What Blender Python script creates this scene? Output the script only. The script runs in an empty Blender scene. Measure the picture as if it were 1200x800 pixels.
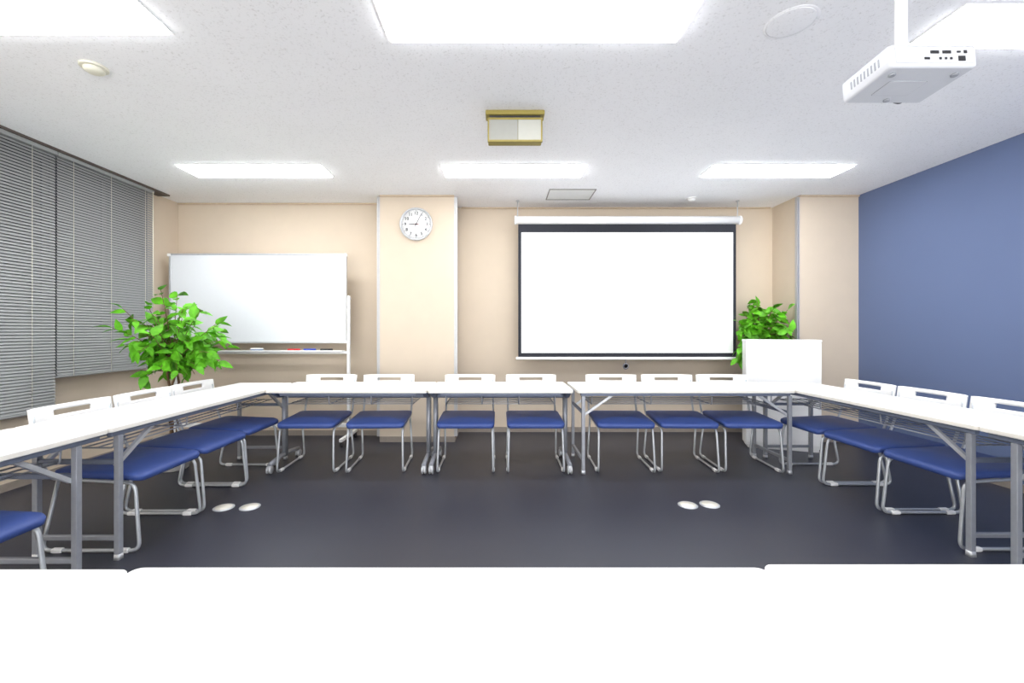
import bpy, math, random
from mathutils import Vector, Matrix
random.seed(7)
C = bpy.context.scene.collection
PI = math.pi
CEIL = 2.675

# ------------------------------------------------------------------ materials
def lin(c):
    r = []
    for v in c:
        v /= 255.0
        r.append(v/12.92 if v <= .04045 else ((v+.055)/1.055)**2.4)
    return r
def mat(name, rgb, rough=.5, metal=0., var=.05, scale=30., bump=0., bscale=None, spec=.5):
    m = bpy.data.materials.new(name); m.use_nodes = True
    nt = m.node_tree; N = nt.nodes; L = nt.links
    p = N['Principled BSDF']
    p.inputs['Roughness'].default_value = rough
    p.inputs['Metallic'].default_value = metal
    p.inputs['Specular IOR Level'].default_value = spec
    tc = N.new('ShaderNodeTexCoord')
    nz = N.new('ShaderNodeTexNoise'); nz.inputs['Scale'].default_value = scale; nz.inputs['Detail'].default_value = 4
    L.new(tc.outputs['Object'], nz.inputs['Vector'])
    cr = N.new('ShaderNodeValToRGB')
    c = lin(rgb)
    cr.color_ramp.elements[0].position = .3; cr.color_ramp.elements[1].position = .7
    cr.color_ramp.elements[0].color = [max(0, v*(1-var)) for v in c]+[1]
    cr.color_ramp.elements[1].color = [min(1, v*(1+var)) for v in c]+[1]
    L.new(nz.outputs['Fac'], cr.inputs['Fac']); L.new(cr.outputs['Color'], p.inputs['Base Color'])
    if bump:
        n2 = N.new('ShaderNodeTexNoise'); n2.inputs['Scale'].default_value = bscale or scale*4; n2.inputs['Detail'].default_value = 3
        L.new(tc.outputs['Object'], n2.inputs['Vector'])
        b = N.new('ShaderNodeBump'); b.inputs['Strength'].default_value = bump; b.inputs['Distance'].default_value = .01
        L.new(n2.outputs['Fac'], b.inputs['Height']); L.new(b.outputs['Normal'], p.inputs['Normal'])
    return m
def emis(name, rgb, strength):
    m = bpy.data.materials.new(name); m.use_nodes = True
    nt = m.node_tree; nt.nodes.remove(nt.nodes['Principled BSDF'])
    e = nt.nodes.new('ShaderNodeEmission'); e.inputs['Color'].default_value = lin(rgb)+[1]; e.inputs['Strength'].default_value = strength
    nt.links.new(e.outputs[0], nt.nodes['Material Output'].inputs[0]); return m
M = dict(
    beige=mat('beige_wallpaper', (211,196,176), .85, bump=.06, scale=6, bscale=260, var=.015),
    blue=mat('blue_wallpaper', (98,113,148), .8, bump=.05, scale=3, bscale=220, var=.012),
    base=mat('baseboard_grey', (150,140,130), .6),
    ringm=mat('pull_ring_grey', (130,130,134), .5),
    hatchf=mat('hatch_frame_grey', (140,136,132), .6),
    hatchp=mat('hatch_panel', (224,224,222), .8, var=.02),
    crown=mat('crown_trim', (196,176,152), .6),
    chrome=mat('stainless', (200,200,200), .5, .6, var=.03),
    top=mat('white_laminate', (250,250,248), .4, var=.005),
    edge=mat('cream_edge', (238,234,224), .5, var=.02),
    grey=mat('grey_steel', (158,161,168), .4, .35),
    dgrey=mat('blue_grey_steel', (118,126,144), .45, .3),
    silver=mat('silver_tube', (190,194,198), .35, .5),
    seat=mat('navy_vinyl', (58,80,144), .5, bump=.04, scale=12, bscale=400, var=.05),
    white=mat('white_plastic', (244,244,243), .4, var=.01),
    casing=mat('projector_casing', (216,218,223), .45, var=.01),
    casedark=mat('projector_grey_detail', (160,163,170), .5, var=.02),
    offw=mat('offwhite_plastic', (225,222,205), .45, var=.02),
    discw=mat('cream_outlet_cover', (226,222,210), .45, var=.02),
    screen=mat('matte_white_screen', (252,252,252), .9, var=.003),
    board=mat('whiteboard_steel', (226,229,232), .3, var=.004),
    alu=mat('aluminium', (205,207,210), .35, .5),
    black=mat('black_fabric', (36,38,46), .8),
    dark=mat('dark_plastic', (45,45,48), .5),
    frame=mat('dark_window_frame', (62,64,68), .5),
    slat=mat('grey_slat', (154,156,156), .5, .0, var=.02),
    brown=mat('dark_brown_trim', (90,80,74), .6),
    glass=mat('night_glass', (56,60,66), .1),
    gold=mat('olive_gold_frame', (150,136,72), .6, 0., spec=.3),
    mirror=mat('grey_panel', (158,158,152), .9, var=.02, spec=.1),
    panelw=mat('offwhite_panel', (180,180,172), .9, var=.02, spec=.1),
    leaf=mat('leaf_green', (94,170,34), .5, var=.55, scale=11, spec=.3),
    bark=mat('bark', (110,86,60), .85, bump=.3, scale=25),
    pot=mat('white_pot', (215,212,205), .5),
    soil=mat('soil', (60,48,38), .95, bump=.5, scale=60),
    numer=mat('clock_ink', (30,32,40), .6),
    red=mat('red_marker', (200,40,40), .4), blu=mat('blue_marker', (40,70,180), .4), blk=mat('black_marker', (30,30,32), .4),
    felt=mat('felt', (70,100,150), .9),
)
M['lamp'] = emis('fluorescent_diffuser', (250,252,255), 21.)
def ceiling_mat():
    m = mat('acoustic_ceiling', (247,247,249), .9, var=.01, scale=3)
    nt = m.node_tree; N = nt.nodes; L = nt.links
    p = N['Principled BSDF']; src = p.inputs['Base Color'].links[0].from_socket
    tc = [n for n in N if n.type == 'TEX_COORD'][0]
    nz = N.new('ShaderNodeTexNoise'); nz.inputs['Scale'].default_value = 85; nz.inputs['Detail'].default_value = 5; nz.inputs['Roughness'].default_value = .65
    L.new(tc.outputs['Object'], nz.inputs['Vector'])
    r = N.new('ShaderNodeValToRGB'); r.color_ramp.elements[0].position = .35; r.color_ramp.elements[1].position = .43
    r.color_ramp.elements[0].color = (.6,.59,.57,1); r.color_ramp.elements[1].color = (1,1,1,1)
    L.new(nz.outputs['Fac'], r.inputs['Fac'])
    mx = N.new('ShaderNodeMixRGB'); mx.blend_type = 'MULTIPLY'; mx.inputs[0].default_value = .45
    L.new(src, mx.inputs[1]); L.new(r.outputs['Color'], mx.inputs[2]); L.new(mx.outputs[0], p.inputs['Base Color'])
    return m
def carpet_mat():
    m = mat('charcoal_carpet', (43,45,57), .42, var=.12, scale=180, bump=.05, bscale=500, spec=.7)
    nt = m.node_tree; N = nt.nodes; L = nt.links
    p = N['Principled BSDF']; src = p.inputs['Base Color'].links[0].from_socket
    tc = [n for n in N if n.type == 'TEX_COORD'][0]
    ck = N.new('ShaderNodeTexChecker'); ck.inputs['Scale'].default_value = 2.0
    ck.inputs['Color1'].default_value = (1,1,1,1); ck.inputs['Color2'].default_value = (.93,.93,.95,1)
    L.new(tc.outputs['Object'], ck.inputs['Vector'])
    mx = N.new('ShaderNodeMixRGB'); mx.blend_type = 'MULTIPLY'; mx.inputs[0].default_value = 1
    L.new(src, mx.inputs[1]); L.new(ck.outputs['Color'], mx.inputs[2]); L.new(mx.outputs[0], p.inputs['Base Color'])
    return m
M['ceil'] = ceiling_mat(); M['carpet'] = carpet_mat()

# ------------------------------------------------------------------ mesh builder
class MB:
    def __init__(s): s.v = []; s.f = []; s.sm = []
    def add(s, vs, fs, smooth=False):
        o = len(s.v); s.v += [tuple(v) for v in vs]
        s.f += [tuple(i+o for i in f) for f in fs]; s.sm += [smooth]*len(fs); return s
    def box(s, x0, x1, y0, y1, z0, z1, b=0.):
        if b <= 0:
            vs = [(x,y,z) for z in (z0,z1) for y in (y0,y1) for x in (x0,x1)]
            return s.add(vs, [(0,2,3,1),(4,5,7,6),(0,1,5,4),(2,6,7,3),(0,4,6,2),(1,3,7,5)])
        w, d = x1-x0, y1-y0; cx, cy = (x0+x1)/2, (y0+y1)/2
        return s.loft([(cx,cy,z0,w-2*b,d-2*b,b),(cx,cy,z0+b,w,d,b),(cx,cy,z1-b,w,d,b),(cx,cy,z1,w-2*b,d-2*b,b)], seg=2, smooth=False)
    def loft(s, layers, seg=5, smooth=True, caps=True):
        # stacked rounded rectangles (cx, cy, z, width, depth, corner radius)
        rings = []
        for cx, cy, z, w, d, r in layers:
            r = min(r, w/2-1e-5, d/2-1e-5); ring = []
            for qx, qy, a0 in ((1,1,0),(-1,1,PI/2),(-1,-1,PI),(1,-1,1.5*PI)):
                for k in range(seg+1):
                    a = a0+PI/2*k/seg
                    ring.append((cx+qx*(w/2-r)+r*math.cos(a), cy+qy*(d/2-r)+r*math.sin(a), z))
            rings.append(ring)
        n = len(rings[0]); vs = [p for r in rings for p in r]; fs = []
        for i in range(len(rings)-1):
            for k in range(n):
                fs.append((i*n+k, i*n+(k+1)%n, (i+1)*n+(k+1)%n, (i+1)*n+k))
        s.add(vs, fs, smooth)
        if caps:
            o = len(s.v)-len(vs)
            s.f.append(tuple(o+k for k in range(n))[::-1]); s.sm.append(False)
            s.f.append(tuple(o+(len(rings)-1)*n+k for k in range(n))); s.sm.append(False)
        return s
    def lathe(s, prof, c=(0,0,0), axis='z', seg=28):
        vs = []; fs = []; n = seg
        for r, h in prof:
            for k in range(n):
                a = 2*PI*k/n; x, y = r*math.cos(a), r*math.sin(a)
                if axis == 'z': vs.append((c[0]+x, c[1]+y, c[2]+h))
                elif axis == 'y': vs.append((c[0]+x, c[1]-h, c[2]+y))     # h towards -Y
                else: vs.append((c[0]+h, c[1]+x, c[2]+y))
        for i in range(len(prof)-1):
            for k in range(n): fs.append((i*n+k, i*n+(k+1)%n, (i+1)*n+(k+1)%n, (i+1)*n+k))
        o = len(s.v); s.add(vs, fs, True)
        if prof[0][0] > 1e-3: s.f.append(tuple(o+k for k in range(n))[::-1]); s.sm.append(False)
        if prof[-1][0] > 1e-3: s.f.append(tuple(o+(len(prof)-1)*n+k for k in range(n))); s.sm.append(False)
        return s
    def tube(s, pts, r, seg=10, fil=0., square=False, taper=None):
        P = [Vector(p) for p in pts]
        if fil:
            Q = [P[0]]
            for i in range(1, len(P)-1):
                a, b, c = P[i-1], P[i], P[i+1]
                f = min(fil, (a-b).length*.49, (c-b).length*.49)
                p0 = b+(a-b).normalized()*f; p1 = b+(c-b).normalized()*f
                for k in range(7):
                    t = k/6; Q.append(p0*(1-t)**2+b*2*t*(1-t)+p1*t*t)
            Q.append(P[-1]); P = Q
        if square: seg = 4
        t0 = (P[1]-P[0]).normalized()
        u = t0.orthogonal().normalized()
        if square:
            ref = Vector((0,0,1)) if abs(t0.z) < .9 else Vector((1,0,0))
            u = t0.cross(ref).normalized()
        vs = []; fs = []
        for i, p in enumerate(P):
            t = (P[min(i+1,len(P)-1)]-P[max(i-1,0)]).normalized()
            u = (u-t*u.dot(t)).normalized(); w = t.cross(u)
            rr = r if taper is None else r+(taper-r)*i/(len(P)-1)
            for k in range(seg):
                a = 2*PI*k/seg+(PI/4 if square else 0)
                q = rr*(1.4142 if square else 1)
                vs.append(p+u*math.cos(a)*q+w*math.sin(a)*q)
        for i in range(len(P)-1):
            for k in range(seg): fs.append((i*seg+k, i*seg+(k+1)%seg, (i+1)*seg+(k+1)%seg, (i+1)*seg+k))
        o = len(s.v); s.add(vs, fs, not square)
        s.f.append(tuple(o+k for k in range(seg))[::-1]); s.sm.append(False)
        s.f.append(tuple(o+(len(P)-1)*seg+k for k in range(seg))); s.sm.append(False)
        return s
    def build(s, name, m, parent=None, label=None, loc=None):
        me = bpy.data.meshes.new(name); me.from_pydata(s.v, [], s.f)
        for p, q in zip(me.polygons, s.sm): p.use_smooth = q
        me.materials.append(M[m] if isinstance(m, str) else m); me.update()
        o = bpy.data.objects.new(name, me); C.objects.link(o)
        if parent: o.parent = parent
        if label: o['label'] = label
        if loc: o.location = loc
        return o
def thing(name, label, cat, loc=(0,0,0), rz=0., group=None):
    o = bpy.data.objects.new(name, None); C.objects.link(o); o.empty_display_size = .1
    o.location = loc; o.rotation_euler = (0,0,rz); o['label'] = label; o['category'] = cat
    if group: o['group'] = group
    return o
def struct(name, mb, m):
    o = mb.build(name, m); o['kind'] = 'structure'; return o
def copy_tree(o, parent=None):
    c = o.copy(); C.objects.link(c)
    if parent: c.parent = parent
    for ch in list(o.children): copy_tree(ch, c)
    return c

# ------------------------------------------------------------------ room shell
YB = 5.09; YP = 4.63; YL = 4.92; XR = 3.9; XL = -3.7; YF = -2.2
struct('floor', MB().box(-4.0, 4.1, YF, 5.3, -.1, 0), 'carpet')
struct('ceiling', MB().box(-4.0, 4.1, YF, 5.3, CEIL, CEIL+.1), 'ceil')
struct('wall_back', MB().box(-.9, 3.6, YB, 5.25, 0, CEIL), 'beige')
struct('wall_back_left', MB().box(-3.9, -.9, YL, 5.25, 0, CEIL), 'beige')
struct('wall_middle_pier', MB().box(-1.296, -.49, YP, YL+.1, 0, CEIL), 'beige')
struct('wall_corner_pier', MB().box(3.26, XR, YP, YB+.05, 0, CEIL), 'beige')
struct('wall_right', MB().box(XR, XR+.15, YF, 5.25, 0, CEIL), 'blue')
struct('wall_left', MB().box(XL-.2, XL, YF, 5.25, 0, CEIL), 'beige')
# baseboards
struct('baseboard_back', MB().box(-.49, 3.26, YB-.01, YB, 0, .06), 'base')
struct('baseboard_back_left', MB().box(XL, -1.296, YL-.01, YL, 0, .06), 'base')
struct('baseboard_middle_pier', MB().box(-1.296, -.48, YP-.01, YP, 0, .06).box(-.49, -.48, YP, YB-.01, 0, .06), 'base')
struct('baseboard_corner_pier', MB().box(3.25, XR-.01, YP-.01, YP, 0, .06), 'base')
struct('baseboard_right', MB().box(XR-.01, XR, YF, YP-.01, 0, .06), 'base')
struct('baseboard_left', MB().box(XL, XL+.01, YF, YL-.01, 0, .06), 'base')
# crown strips
k = .018
struct('trim_1', MB().box(-.45, 3.23, YB-.015, YB, CEIL-k, CEIL), 'crown')
struct('trim_2', MB().box(XL, -1.33, YL-.015, YL, CEIL-k, CEIL), 'crown')
struct('trim_3', MB().box(-1.296, -.49, YP-.015, YP, CEIL-k, CEIL), 'crown')
struct('trim_4', MB().box(3.26, XR, YP-.015, YP, CEIL-k, CEIL), 'crown')
# vertical stainless rails at pier edges
def rail(n, x0, x1):
    m = MB()
    w = (x1-x0)
    m.box(x0, x0+w*.35, YP-.004, YP+.03, .06, CEIL-k)
    m.box(x0+w*.35, x0+w*.65, YP+.008, YP+.03, .06, CEIL-k)
    m.box(x0+w*.65, x1, YP-.004, YP+.03, .06, CEIL-k)
    struct('trim_%d' % n, m, 'chrome')
rail(5, -1.326, -1.297); rail(6, -.489, -.455); rail(7, 3.230, 3.259)
# blind box edge on the ceiling
struct('trim_8', MB().box(-3.695, -3.565, 1.0, 4.62, CEIL-.016, CEIL), 'brown')
# windows behind the blinds
def window(n, y0, y1, z0, z1):
    f = MB(); t = .05; x0, x1 = XL, XL+.03
    f.box(x0,x1,y0,y0+t,z0,z1); f.box(x0,x1,y1-t,y1,z0,z1); f.box(x0,x1,y0+t,y1-t,z0,z0+t); f.box(x0,x1,y0+t,y1-t,z1-t,z1)
    f.box(x0,x1-.005,(y0+y1)/2-.02,(y0+y1)/2+.02,z0+t,z1-t)
    o = struct('window_%d' % n, f, 'frame')
    MB().box(x0, x0+.012, y0+t, y1-t, z0+t, z1-t).build('window_pane', 'glass', o)
window(1, 2.2, 3.476, .57, 2.65); window(2, 3.48, 4.45, .83, 2.65)

# ------------------------------------------------------------------ blinds
def blind(y0, y1, zb, label, tilt, cords, wand):
    X = -3.605
    t = thing('venetian_blind', label, 'blind', (X, (y0+y1)/2, zb), 0, 'venetian blinds on the left wall')
    h = (y1-y0)/2; top = CEIL-.016-zb
    MB().box(-.02, .02, -h, h, top-.03, top, .003).build('headrail', 'slat', t)
    sl = MB(); z = .03; a = math.radians(tilt)
    while z < top-.04:
        vs = []
        for q, b in ((-.0135,0),(0,.003),(.0135,0)):
            x = q*math.cos(a)+b*math.sin(a); zz = z-q*math.sin(a)+b*math.cos(a)
            vs += [(x,-h+.004,zz),(x,h-.004,zz)]
        sl.add(vs, [(0,1,3,2),(2,3,5,4)], True)
        z += .0238
    sl.build('slats', 'slat', t)
    MB().box(-.013, .013, -h, h, 0, .016, .003).build('bottom_rail', 'slat', t)
    for c in cords:
        MB().tube([(.0155, c-(y0+y1)/2, .008), (.0155, c-(y0+y1)/2, top-.02)], .0016, 6).build('ladder_cord', 'offw', t)
    if wand is not None:
        MB().tube([(.028, wand-(y0+y1)/2, top-.02), (.03, wand-(y0+y1)/2, top-1.2)], .004, 8).build('tilt_wand', 'offw', t)
blind(2.26, 3.466, .56, 'longer grey venetian blind hanging lower at the left edge of the room', 56, (2.4, 2.85, 3.28), None)
blind(3.470, 4.44, .82, 'shorter grey venetian blind ending above the beige sill wall beside the leafy plant', 58, (3.6, 3.95, 4.33), 4.41)

# ------------------------------------------------------------------ ceiling fixtures
def ceiling_light(x0, x1, y0, y1, label):
    t = thing('ceiling_light', label, 'light', ((x0+x1)/2, (y0+y1)/2, CEIL), 0, 'recessed ceiling lights')
    w, d = (x1-x0)/2, (y1-y0)/2; f = MB(); q = .014
    f.box(-w,w,-d,-d+q,-.006,0); f.box(-w,w,d-q,d,-.006,0); f.box(-w,-w+q,-d+q,d-q,-.006,0); f.box(w-q,w,-d+q,d-q,-.006,0)
    f.build('frame', 'white', t)
    MB().box(-w+q, w-q, -d+q, d-q, -.017, -.001, .005).build('diffuser', 'lamp', t)
ceiling_light(-2.87, -1.57, 3.76, 4.07, 'long rectangular ceiling light in the far row above the whiteboard side')
ceiling_light(-.52, .79, 3.76, 4.07, 'long rectangular ceiling light in the far row, between the other two')
ceiling_light(1.90, 3.16, 3.76, 4.07, 'long rectangular ceiling light in the far row nearest the blue wall')
ceiling_light(-2.98, -1.61, 1.82, 2.12, 'rectangular ceiling light cut by the upper left corner of the picture')
ceiling_light(-.56, .91, 1.87, 2.175, 'large bright ceiling light at the top centre of the picture')
ceiling_light(2.10, 3.45, 1.92, 2.22, 'rectangular ceiling light behind the hanging projector in the upper right corner')

# ceiling mounted box with a gold mount plate and a pale framed face
t = thing('ceiling_box_fixture', 'small box fixture under the ceiling, yellow top and pale two-part face', 'ceiling fixture', (.106, 2.84, CEIL))
MB().box(-.197, .197, .0, .10, -.030, 0, .004).build('mount_plate', 'gold', t)
MB().box(-.17, .17, .02, .085, -.05, -.030).build('dark_neck', 'dark', t)
bz0, bz1 = -.206, -.050
MB().box(-.180, .180, .030, .085, bz0, bz1, .004).build('housing', 'gold', t)
f = MB(); q = .010
f.box(-.183,.183,.010,.030,bz0-.002,bz0+q); f.box(-.183,.183,.010,.030,bz1-q,bz1+.002); f.box(-.183,-.183+q,.010,.030,bz0+q,bz1-q); f.box(.183-q,.183,.010,.030,bz0+q,bz1-q)
f.build('frame', 'gold', t)
MB().box(-.173, .018, .014, .029, bz0+q, bz1-q).build('panel', 'mirror', t)
MB().box(.021, .173, .014, .029, bz0+q, bz1-q).build('panel', 'panelw', t)

t = thing('ceiling_hatch', 'square pale vent panel with thin frame in the ceiling before the projection screen', 'vent', (.765, 4.6, CEIL))
w, d = .245, .175; f = MB(); q = .010
f.box(-w,w,-d,-d+q,-.008,0); f.box(-w,w,d-q,d,-.008,0); f.box(-w,-w+q,-d+q,d-q,-.008,0); f.box(w-q,w,-d+q,d-q,-.008,0)
f.build('frame', 'hatchf', t)
MB().box(-w+q, w-q, -d+q, d-q, -.004, -.001).build('panel', 'hatchp', t)

def detector(x, y, r, m, label):
    t = thing('smoke_detector', label, 'smoke detector', (x, y, CEIL), 0, 'ceiling smoke detectors')
    MB().lathe([(r,0),(r,-.009),(r*.93,-.012)]).build('base_ring', m, t)
    MB().lathe([(r*.75,-.012),(r*.72,-.026),(r*.5,-.034),(0.0005,-.036)]).build('dome', m, t)
detector(-2.26, 2.38, .065, 'offw', 'round cream smoke detector on the ceiling at left, below the corner light')
detector(2.13, 4.72, .055, 'white', 'small white smoke detector on the ceiling above the projection screen')
t = thing('ceiling_speaker', 'flush round white ceiling speaker left of the projector', 'speaker', (1.395, 2.04, CEIL))
MB().lathe([(.114,.002),(.114,-.0005),(.112,-.0016),(.104,-.002)], seg=40).build('rim', 'ceil', t)
MB().lathe([(.1035,-.0022),(.098,-.0030),(.05,-.0034),(.0005,-.0036)], seg=40).build('grille', 'ceil', t)

# ------------------------------------------------------------------ projector
t = thing('projector', 'white projector hanging from the ceiling at upper right', 'projector', (1.63, 1.71, 2.18))
TL = math.radians(-5)
pr = [MB().loft([(0,0,0,.31,.21,.012),(0,0,.006,.328,.228,.014),(0,0,.05,.33,.23,.014),(0,0,.084,.328,.228,.014),(0,0,.092,.31,.21,.012)]).build('body', 'casing', t)]
pr.append(MB().box(-.145, .145, -.1175, -.113, .014, .076, .0015).build('rear_panel', 'casing', t))
def port(x, z, w_, h_): pr.append(MB().box(x-w_/2, x+w_/2, -.1195, -.117, z-h_/2, z+h_/2, .0008).build('port', 'dark', t))
for x, z, w_, h_ in ((.0,.055,.032,.012),(.045,.055,.032,.012),(.09,.056,.014,.007),(.115,.056,.012,.012),(-.03,.03,.02,.009),(.02,.03,.009,.009),(.04,.03,.009,.009),(.06,.03,.009,.009),(.1,.03,.026,.02)): port(x, z, w_, h_)
vt = MB()
for k_ in range(9): vt.box(-.1665, -.164, -.07+.016*k_, -.064+.016*k_, .03, .062)
pr.append(vt.build('side_vent', 'casedark', t))
pr.append(MB().lathe([(.035,0),(.035,-.018),(.03,-.024),(.026,-.012)], (.09,.113,.046), 'y').build('lens_ring', 'dark', t))
for fx, fy in ((-.12,-.07),(.12,-.07),(.0,.085)):
    pr.append(MB().lathe([(.012,0),(.012,-.005),(.009,-.007)], (fx,fy,0)).build('foot', 'casedark', t))
pr.append(MB().loft([(-.02,.01,-.0015,.15,.09,.006),(-.02,.01,.002,.15,.09,.006)]).build('lamp_cover', 'casedark', t))
pr.append(MB().loft([(-.02,.01,-.0025,.146,.086,.006),(-.02,.01,-.0014,.146,.086,.006)]).build('lamp_cover_face', 'casing', t))
for o in pr: o.rotation_euler = (TL, 0, 0)
MB().box(-.08,.04,-.06,.06,.091,.103,.003).box(-.055,.015,-.03,.03,.099,.125,.004).build('mount_plate', 'white', t)
MB().lathe([(.02,.12),(.02,CEIL-2.18)], (-.02,0,0), seg=20).lathe([(.026,.12),(.026,.16)], (-.02,0,0), seg=20).lathe([(.06,CEIL-2.18-.02),(.06,CEIL-2.18)], (-.02,0,0), seg=24).build('mount_pole', 'white', t)

# ------------------------------------------------------------------ projection screen
YS = 4.82
t = thing('projection_screen', 'pull-down white projection screen with black border hanging before the back wall', 'projection screen', (1.45, YS, 1.0))
W = 1.252
MB().lathe([(.045,-W),(.045,W)], (0,0,1.453), 'x').box(-W, W, .03, .05, 1.425, 1.485).build('housing', 'white', t)
for s in (-1,1):
    MB().lathe([(.048,0),(.050,.01*s),(.050,.022*s),(.044,.026*s)], (s*W,0,1.453), 'x').build('end_cap', 'white', t)
    MB().tube([(s*(W-.01),0,1.495),(s*(W-.01),0,CEIL-1.0)], .006, 8).lathe([(.02,0),(.02,-.01)], (s*(W-.01),0,CEIL-1.0)).build('hanger_rod', 'alu', t)
fab = MB().box(-1.235, 1.225, -.002, .002, -.09, 1.415).build('fabric', 'black', t)
MB().box(-1.2, 1.19, -.0045, -.0025, -.045, 1.315).build('viewing_surface', 'screen', fab)
MB().box(-1.26, 1.25, -.014, .014, -.12, -.09, .005).build('bottom_bar', 'white', t)
MB().lathe([(.028,-.005),(.036,0),(.028,.005),(.021,0),(.028,-.005)], (-.02,0,-.195), 'y', 24).tube([(-.02,0,-.12),(-.02,0,-.162)], .006, 6).build('pull_ring', 'ringm', t)

# ------------------------------------------------------------------ clock
t = thing('wall_clock', 'round white wall clock with black numerals on the middle pier', 'clock', (-.898, YP, 1.2+125/108))
MB().lathe([(.172,0),(.178,.012),(.178,.028),(.170,.036),(.160,.030),(.158,.012)], axis='y', seg=48).build('rim', 'alu', t)
face = MB().lathe([(.1585,.0),(.1585,.014),(.0005,.0142)], axis='y', seg=48).build('face', 'white', t)
for hnum in range(1, 13):
    cu = bpy.data.curves.new('n', 'FONT'); cu.body = str(hnum); cu.size = .046; cu.align_x = 'CENTER'; cu.align_y = 'CENTER'; cu.offset = .0007
    o = bpy.data.objects.new('n', cu); C.objects.link(o)
    bpy.context.view_layer.update()
    me = bpy.data.meshes.new_from_object(o.evaluated_get(bpy.context.evaluated_depsgraph_get()))
    a = PI/2-hnum*PI/6; cx, cz = .118*math.cos(a), .118*math.sin(a)
    MB().add([(v.co.x+cx, -.0155, v.co.y+cz) for v in me.vertices], [tuple(p.vertices) for p in me.polygons]).build('numeral', 'numer', face)
    bpy.data.objects.remove(o); bpy.data.meshes.remove(me); bpy.data.curves.remove(cu)
tk = MB()
for k_ in range(60):
    a = 2*PI*k_/60; l = .012 if k_ % 5 == 0 else .006; w_ = .0022 if k_ % 5 == 0 else .001
    c_, s_ = math.cos(a), math.sin(a)
    tk.add([(r_*c_-u*s_, -.0155, r_*s_+u*c_) for r_, u in ((.152,-w_),(.152,w_),(.152-l,w_),(.152-l,-w_))], [(0,1,2,3)])
tk.build('minute_marks', 'numer', face)
def hand(name, ang, L_, w_, y, m):
    a = PI/2-ang; c_, s_ = math.cos(a), math.sin(a); vs = []
    for yy in (y, y-.002):
        for r_, u in ((-.025,-w_),(-.025,w_),(L_,w_*.6),(L_,-w_*.6)): vs.append((r_*c_-u*s_, yy, r_*s_+u*c_))
    MB().add(vs, [(0,1,2,3),(7,6,5,4),(0,4,5,1),(1,5,6,2),(2,6,7,3),(3,7,4,0)]).build(name, m, t)
hand('hour_hand', 2*PI*(9.07/12), .078, .005, -.017, 'numer')
hand('minute_hand', 2*PI*(4.5/60), .12, .0035, -.02, 'numer')
hand('second_hand', 2*PI*(16/60), .12, .001, -.023, 'red')
MB().lathe([(.007,.016),(.007,.027),(.0005,.029)], axis='y', seg=16).build('hub', 'numer', t)

# ------------------------------------------------------------------ whiteboard
YW = 4.63; bx0, bx1, bz0, bz1 = -3.575, -1.655, 1.07, 2.042
bc = (bx0+bx1)/2; hw = (bx1-bx0)/2
t = thing('mobile_whiteboard', 'wide mobile whiteboard on a stand in the left back corner', 'whiteboard', (bc, YW, 0))
MB().box(-hw+.01, hw-.01, -.008, .012, bz0+.01, bz1-.01).build('writing_surface', 'board', t)
f = MB(); q = .018
f.box(-hw,hw,-.014,.016,bz0,bz0+q,.003); f.box(-hw,hw,-.014,.016,bz1-q,bz1,.003); f.box(-hw,-hw+q,-.014,.016,bz0+q,bz1-q); f.box(hw-q,hw,-.014,.016,bz0+q,bz1-q)
f.build('frame', 'alu', t)
for sx in (-1,1):
    for z in (bz0, bz1-.03): MB().box(sx*hw-.018, sx*hw+.004 if sx > 0 else sx*hw+.018, -.017, .019, z, z+.03, .002).build('corner_cap', 'white', t)
    px, py = (hw+.022, 0) if sx > 0 else (-hw+.03, .04)
    MB().box(px-.014, px+.014, py-.02, py+.02, .05, 1.585, .004).build('post', 'white', t)
    if sx > 0: MB().tube([(hw-.002,0,1.555),(px+.022,0,1.555)], .011, 12).build('pivot', 'alu', t)
    else: MB().tube([(px,.012,1.555),(px,.065,1.555)], .011, 12).build('pivot', 'alu', t)
    ft = MB().box(px-.018, px+.018, -.24, .24, .055, .09, .006).build('foot', 'white', t)
    for y in (-.21,.21):
        MB().lathe([(.025,-.011),(.025,.011)], (px,y,.025), 'x', 18).box(px-.015,px+.015,y-.008,y+.008,.022,.058,.002).build('caster', 'dark', ft)
MB().box(-hw+.02, hw+.008, -.012, .03, .16, .20, .004).build('lower_bar', 'white', t)
MB().box(-hw+.02, hw+.008, -.012, .03, .955, .985, .004).build('upper_bar', 'white', t)
MB().box(-.55, hw-.02, -.085, -.012, .985, .993, .002).box(-.55, hw-.02, -.089, -.083, .985, .997).build('tray', 'white', t)
def marker(x, m, label):
    o = thing('marker_pen', label, 'marker', (x, YW-.05, .993+.0105), 0, 'marker pens on the whiteboard tray')
    MB().lathe([(.008,0),(.010,.004),(.010,.07)], axis='x', seg=14).build('barrel', m, o)
    MB().lathe([(.0105,.07),(.0105,.128),(.008,.132)], axis='x', seg=14).build('cap', m, o)
marker(-2.27, 'red', 'red capped marker pen lying on the whiteboard tray')
marker(-2.10, 'blu', 'blue capped marker pen lying on the whiteboard tray')
marker(-1.92, 'blk', 'black capped marker pen lying on the whiteboard tray')
o = thing('whiteboard_eraser', 'small eraser block lying at the left of the whiteboard tray', 'eraser', (-2.6, YW-.05, .9935))
MB().box(-.06,.06,-.018,.018,.0,.012,.002).build('felt_pad', 'felt', o)
MB().box(-.062,.062,-.02,.02,.012,.026,.005).build('grip', 'white', o)

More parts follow.
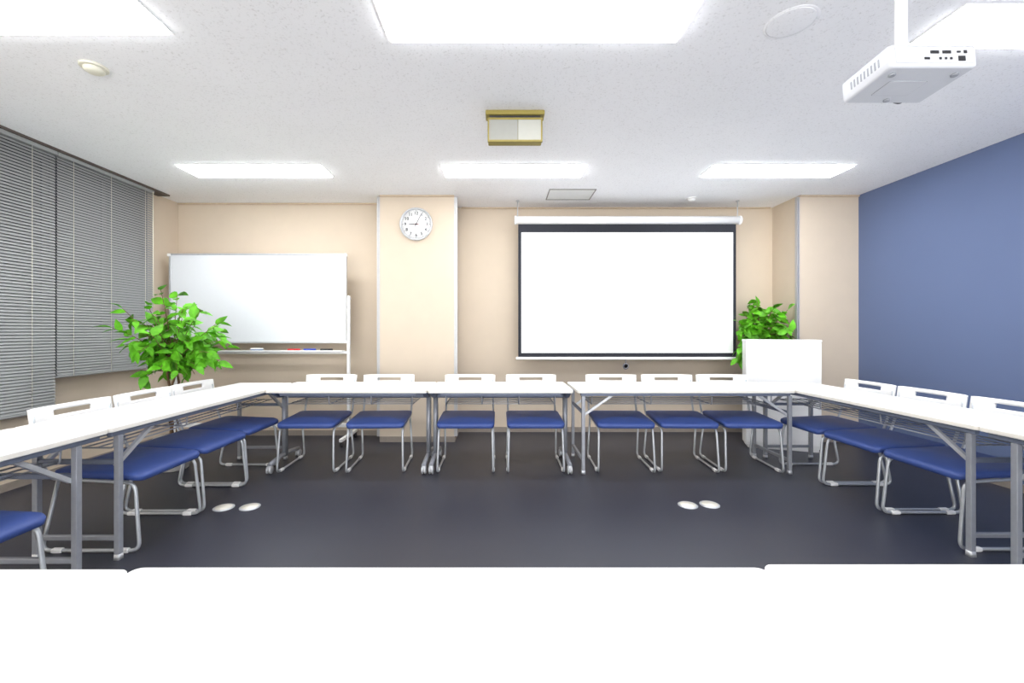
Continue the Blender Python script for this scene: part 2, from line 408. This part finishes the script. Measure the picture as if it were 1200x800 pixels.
# ------------------------------------------------------------------ lectern
t = thing('lectern', 'plain white lectern beside the right-hand pier', 'lectern', (2.86, 4.30, 0), math.radians(-20))
hw = .325
MB().box(-hw, hw, 0, .018, .06, 1.09, .002).build('front_panel', 'white', t)
for s in (-1,1): MB().box(s*hw-(.018 if s > 0 else 0), s*hw+(0 if s > 0 else .018), .018, .215, .03, 1.09, .002).build('side_panel', 'white', t)
MB().box(-hw+.018, hw-.018, .03, .2, .62, .638).build('shelf', 'white', t)
MB().box(-hw-.004, hw+.004, -.006, .22, 1.09, 1.115, .004).build('top', 'white', t)
MB().box(-hw+.015, hw-.015, .012, .2, .0, .06, .004).build('plinth', 'white', t)

# ------------------------------------------------------------------ floor outlets
for (x, y), lab in (((-1.872,2.9),'round metal floor outlet at left, the one nearer the left chairs'),((-1.70,2.91),'round metal floor outlet at left, the one nearer the room centre'),
                    ((1.30,2.94),'round metal floor outlet at right, the one nearer the room centre'),((1.455,2.95),'round metal floor outlet at right, the one nearer the blue wall')):
    o = thing('floor_outlet', lab, 'floor outlet', (x,y,0), 0, 'round floor outlets in the carpet')
    MB().lathe([(.065,0),(.065,.004),(.060,.007),(.050,.007)], seg=32).build('ring', 'alu', o)
    MB().lathe([(.052,.001),(.052,.0075),(.0005,.009)], seg=32).build('cover', 'discw', o)

# ------------------------------------------------------------------ tables
TOP = .71; TH = .028
def tabletop(t, w, d):
    o = MB().loft([(0,0,TOP-TH,w-.006,d-.006,.018),(0,0,TOP-TH+.004,w,d,.02),(0,0,TOP-.003,w,d,.02),(0,0,TOP,w-.004,d-.004,.018)]).build('tabletop', 'top', t)
    MB().loft([(0,0,TOP-TH+.0035,w+.001,d+.001,.021),(0,0,TOP-.006,w+.001,d+.001,.021)], caps=False).build('edge_band', 'edge', o)
U = TOP-TH
def wire_shelf(t, w, d, z):
    m = MB(); h = w/2-.14
    for k_ in range(5):
        y = -d/2+.12+(d-.22)*k_/4; m.tube([(-h,y,z),(h,y,z)], .0045, 6)
    for x in (-h,-h*.34,h*.34,h):
        m.tube([(x,-d/2+.10,U),(x,-d/2+.11,z-.004),(x,d/2-.10,z-.004),(x,d/2-.09,U)], .005, 6, fil=.02)
    m.build('wire_shelf', 'grey', t)
def flip_table(w, d, loc, rz, label, group):
    t = thing('flip_top_table', label, 'table', loc, rz, group); tabletop(t, w, d)
    MB().box(-w/2+.04, w/2-.04, -.03, .03, .605, .655, .008).build('crossbeam', 'dgrey', t)
    MB().box(-w/2+.10, w/2-.10, -d/2+.04, -d/2+.06, U-.028, U, .004).build('front_rail', 'dgrey', t)
    wire_shelf(t, w, d, .575)
    for s in (-1,1):
        x = s*(w/2-.027)
        MB().loft([(x,0,.085,.04,.07,.018),(x,0,.64,.04,.06,.018)]).build('post', 'grey', t)
        MB().loft([(x,0,.62,.036,d*.4,.01),(x,0,.66,.04,d*.72,.01),(x,0,U,.04,d*.76,.01)], smooth=False).build('top_bracket', 'dgrey', t)
        ft = MB().tube([(x,-d/2+.02,.075),(x,-.06,.10),(x,.06,.10),(x,d/2-.02,.075)], .019, 10, fil=.05).build('foot', 'grey', t)
        for y in (-d/2+.03, d/2-.03):
            c = MB()
            for q in (-.012,.012): c.lathe([(.026,-.008),(.035,-.005),(.035,.005),(.026,.008)], (x+q,y,.035), 'x', 18)
            c.lathe([(.012,.035),(.014,.07)], (x,y,0), 'z', 12).box(x-.005,x+.005,y-.02,y+.02,.02,.055,.002)
            c.build('caster', 'alu', ft)
    return t
def fold_table(w, d, loc, rz, label, group, ins=(.06,.06)):
    t = thing('folding_table', label, 'table', loc, rz, group); tabletop(t, w, d)
    for y in (-1,1):
        yy = y*(d/2-.035)
        MB().box(-w/2+.03, w/2-.03, yy-.014, yy+.014, U-.026, U, .003).build('long_rail', 'dgrey', t)
    wire_shelf(t, w, d, .575)
    for s in (-1,1):
        x = s*(w/2-ins[0 if s < 0 else 1])
        for y in (-1,1):
            yy = y*(d/2-.035)
            lg = MB().box(x-.014, x+.014, yy-.014, yy+.014, .012, U-.026, .003).build('leg', 'grey', t)
            MB().loft([(x,yy,0,.034,.034,.008),(x,yy,.03,.032,.032,.008)]).build('foot_cap', 'alu', lg)
            MB().tube([(x-s*.006,yy-y*.022,.49),(x-s*.25,yy-y*.022,.66)], .010, square=True).build('brace', 'alu', t)
        MB().box(x-.011, x+.011, -d/2+.05, d/2-.05, .10, .125, .003).build('stretcher', 'grey', t)
        MB().box(x-.011, x+.011, -d/2+.05, d/2-.05, .50, .525, .003).build('upper_crossbar', 'dgrey', t)
    return t
G = 'white meeting tables in a hollow square'
YT0, YT1 = 3.56, 4.13; ym, dm = (YT0+YT1)/2, YT1-YT0
flip_table(1.350, dm, (-1.282, ym, 0), 0, 'white table on casters in the far row below the whiteboard and pier', G)
flip_table(1.219, dm, (.0105, ym, 0), 0, 'white table on casters in the middle of the far row', G)
fold_table(1.820, dm, (1.566, ym, 0), 0, 'long white folding table in the far row below the projection screen', G, (.052,.030))
R90 = PI/2
fold_table(1.90, .50, (-2.222, 3.115, 0), R90, 'white folding table on the left side, the farther one beside the leafy plant', G, (.085,.06))
fold_table(1.79, .50, (-2.222, 1.266, 0), R90, 'white folding table on the left side, the nearer one running out of the picture', G, (.06,.135))
fold_table(1.88, .50, (2.735, 3.16, 0), R90, 'white folding table on the right side, the farther one beside the lectern', G, (.06,.06))
fold_table(1.79, .50, (2.735, 1.323, 0), R90, 'white folding table on the right side, the nearer one running out of the picture', G, (.06,.14))
flip_table(1.304, .45, (-.103, .662, 0), 0, 'white table in the foreground, the middle one of the near row', G)
flip_table(1.19, .45, (-1.3515, .655, 0), 0, 'white table in the foreground at the bottom left corner', G)
fold_table(1.79, .45, (1.4455, .674, 0), 0, 'white table in the foreground at the bottom right corner', G)

# ------------------------------------------------------------------ chairs
def make_chair():
    t = thing('stacking_chair', 'x', 'chair', (0,0,0), 0, 'blue seated stacking chairs around the tables')
    yo = -.01
    st = MB().loft([(0,yo,.408,.46,.46,.035),(0,yo,.412,.482,.478,.04),(0,yo,.434,.49,.486,.042),(0,yo,.443,.484,.480,.042),(0,yo,.448,.464,.46,.04),(0,yo,.450,.40,.40,.04),(0,yo,.4505,.15,.15,.03)], seg=6)
    st.v = [(x, y, z-.026*max(0,(-y-.04)/.2)**2) for x, y, z in st.v]      # waterfall front edge
    st.build('seat', 'seat', t)
    # backrest: curved shell with a grip slot
    nx, nz = 26, 10; w, z0, z1 = .49, .63, .777; vs = []; fs = []
    for j in range(nz+1):
        v = j/nz
        for i in range(nx+1):
            u = i/nx*2-1
            e = 1-.025*max(0,(abs(v-.5)*2-.7))**1.5
            x = u*w/2*e
            z = z0+(z1-z0)*v-(.004 if v > .5 else -.004)*abs(u)**12*abs(v-.5)*2
            y = .348-.012*u*u+.02*(v-.5)+.006
            vs.append((x,y,z))
    for j in range(nz):
        for i in range(nx):
            if j in (6,7) and 7 <= i < 19: continue
            fs.append((j*(nx+1)+i, j*(nx+1)+i+1, (j+1)*(nx+1)+i+1, (j+1)*(nx+1)+i))
    b = MB().add(vs, fs, True).build('backrest', 'white', t)
    sd = b.modifiers.new('s', 'SOLIDIFY'); sd.thickness = .012; sd.offset = 0
    for s in (-1,1):
        x = s*.226; xb = s*.236
        sf = MB().tube([(x,.346,.73),(x,.340,.62),(x,.262,.400),(x,-.212,.374),(xb,-.246,.012),(xb,.285,.012),(x,.205,.395)], .0095, 10, fil=.05).build('side_frame', 'silver', t)
        for y in (-.16,.2): MB().box(xb-.012,xb+.012,y-.028,y+.028,0,.024,.004).build('floor_glide', 'white', sf)
    for y in (-.15,.18): MB().tube([(-.222,y,.39),(.222,y,.39)], .009, 8).build('crossbar', 'silver', t)
    return t
chair0 = make_chair(); used = [False]
def place(x, y, rz, label):
    c = copy_tree(chair0) if used[0] else chair0
    used[0] = True
    c.location = (x,y,0); c.rotation_euler = (0,0,math.radians(rz)); c['label'] = label
    c.name = 'stacking_chair'
    return c
YC = 3.83
place(-1.635, YC, 1, 'blue seated chair in the far row, first from the left')
place(-1.06, YC, 3, 'blue seated chair in the far row, second from the left')
place(-.285, YC, 0, 'blue seated chair in the far row, third from the left')
place(.31, YC, 0, 'blue seated chair in the far row, fourth from the left')
place(1.08, YC, -2, 'blue seated chair in the far row, fifth from the left, below the pull ring')
place(1.62, YC, -3, 'blue seated chair in the far row, sixth from the left')
place(2.16, YC, -3, 'blue seated chair in the far row, last on the right, next to the lectern')
place(2.76, 3.59, -90, 'blue seated chair on the right side, farthest of the three, nearest the lectern')
place(2.76, 3.08, -90, 'blue seated chair on the right side, middle of the three')
place(2.76, 2.565, -90, 'blue seated chair on the right side, nearest of the three to the camera')
place(-2.21, 3.57, 90, 'blue seated chair on the left side, farthest of the four, nearest the whiteboard')
place(-2.195, 3.06, 90, 'blue seated chair on the left side, second from the back')
place(-2.195, 2.55, 90, 'blue seated chair on the left side, third from the back, at the table joint')
place(-2.17, 1.585, 90, 'blue seated chair on the left side, nearest the camera, cut by the picture edge')

# ------------------------------------------------------------------ plants
def plant(loc, zc, rx, ry, rz_, nb, label, ok, seed, leafL, potr, poth, extra=()):
    rnd = random.Random(seed)
    t = thing('potted_ficus', label, 'plant', loc, 0, 'leafy green potted plants')
    p = MB().lathe([(potr*.72,0),(potr*.8,.01),(potr,poth-.02),(potr*1.05,poth-.015),(potr*1.05,poth),(potr*.93,poth),(potr*.9,poth-.03)]).build('pot', 'pot', t)
    MB().lathe([(potr*.9,poth-.05),(potr*.88,poth-.028),(.0005,poth-.022)]).build('soil', 'soil', p)
    tr = MB()
    for s in range(3):
        a = s*2.1; pts = []
        for k_ in range(9):
            v = k_/8; z = poth-.03+(zc-.05-poth)*v
            pts.append((.025*math.cos(a+v*5)*(1+v), .025*math.sin(a+v*5)*(1+v), z))
        tr.tube(pts, .012, 8, taper=.008)
    tr.build('trunk', 'bark', t)
    br = MB(); lf = MB()
    def leaf(p, d, L_):
        d = d.normalized(); up = Vector((rnd.uniform(-.8,.8), rnd.uniform(-1.2,.2), .75)).normalized()
        sd = d.cross(up).normalized(); nn = sd.cross(d).normalized()
        W_ = L_*.28; vs = []
        prof = ((0,0),(.15,.7),(.38,1),(.65,.76),(.86,.32),(1,0))
        for q, wv in prof:
            c = p+d*L_*q-nn*L_*.25*q*q
            vs += [c-sd*W_*wv+nn*W_*wv*.25, c, c+sd*W_*wv+nn*W_*wv*.25]
        for v in vs:
            if not ok(loc[0]+v.x, loc[1]+v.y, v.z): return
        fs = []
        for i in range(5): fs += [(i*3,i*3+1,i*3+4,i*3+3),(i*3+1,i*3+2,i*3+5,i*3+4)]
        lf.add(vs, fs, True)
    tips = []
    for b_ in range(nb):
        az = b_*2.399+rnd.uniform(-.3,.3); el = math.asin(max(-1, min(1, -.95+1.95*(b_+.5)/nb)))
        rr = rnd.uniform(.55,1.05)
        tip = Vector((rx*rr*math.cos(az)*math.cos(el), ry*rr*math.sin(az)*math.cos(el), zc+rz_*rr*math.sin(el)))
        for _ in range(30):
            if ok(loc[0]+tip.x*1.05, loc[1]+tip.y*1.05, tip.z): break
            tip.x *= .93; tip.y *= .93
        tips.append(tip)
    tips += [Vector(e) for e in extra]
    for tip in tips:
        st = Vector((0,0,zc-.05-rnd.uniform(.0,.3)))
        mid = (st+tip)/2+Vector((0,0,.09))
        pts = [st*(1-v)**2+mid*2*v*(1-v)+tip*v*v for v in [k_/6 for k_ in range(7)]]
        br.tube(pts, .004, 6, taper=.002)
        for k_ in range(10):
            v = .3+.7*k_/9
            p_ = st*(1-v)**2+mid*2*v*(1-v)+tip*v*v
            out = (tip-st).normalized()
            for tr_ in range(4):
                n0 = len(lf.v)
                d = out*.5+Vector((rnd.uniform(-1,1), rnd.uniform(-1,1), rnd.uniform(-1.1,.35)))
                leaf(p_, d, leafL*rnd.uniform(.65,1.15))
                if len(lf.v) > n0: break
    br.build('branches', 'bark', t); lf.build('foliage', 'leaf', t)
def ok_left(x, y, z):
    return x > -3.55 and y < 4.38 and z > .35 and (z > .82 or x < -2.70)
def ok_right(x, y, z):
    if x > 3.235 or y > 5.06: return False
    if x < 2.77 and y > 4.77: return False
    if y < 4.66-.36*(x-2.63)+.02: return (z > 1.14 and y > 4.35) or (x < 2.60 and y > 4.45)
    return x > 2.5
plant((-2.84, 3.72, 0), 1.13, .45, .36, .41, 42, 'tall leafy green potted plant in front of the whiteboard beside the blinds', ok_left, 3, .125, .14, .28,
      extra=((.38,-.1,1.02),(.42,.0,1.12),(.36,.05,.94),(.15,-.15,.82),(-.2,-.1,.80),(.05,-.2,.9)))
plant((2.93, 4.78, 0), 1.23, .36, .24, .31, 42, 'smaller leafy green potted plant behind the lectern', ok_right, 5, .12, .13, .28,
      extra=((-.28,-.06,1.0),(-.3,-.07,.9),(-.26,-.05,.85),(-.31,-.06,1.1),(-.3,-.05,1.2),(-.27,-.07,.95),(-.3,-.08,1.3)))

# ------------------------------------------------------------------ world, camera
w = bpy.data.worlds.new('World'); bpy.context.scene.world = w; w.use_nodes = True
w.node_tree.nodes['Background'].inputs[0].default_value = (1,1,1,1)
w.node_tree.nodes['Background'].inputs[1].default_value = 4.8
cd = bpy.data.cameras.new('Camera'); cam = bpy.data.objects.new('Camera', cd); C.objects.link(cam)
cam.location = (0,0,1.2); cam.rotation_euler = (PI/2,0,0)
cd.sensor_width = 36; cd.lens = 15.0; cd.shift_x = .0125; cd.shift_y = -.01; cd.clip_start = .02
bpy.context.scene.camera = cam
bpy.context.scene.view_settings.view_transform = 'Standard'
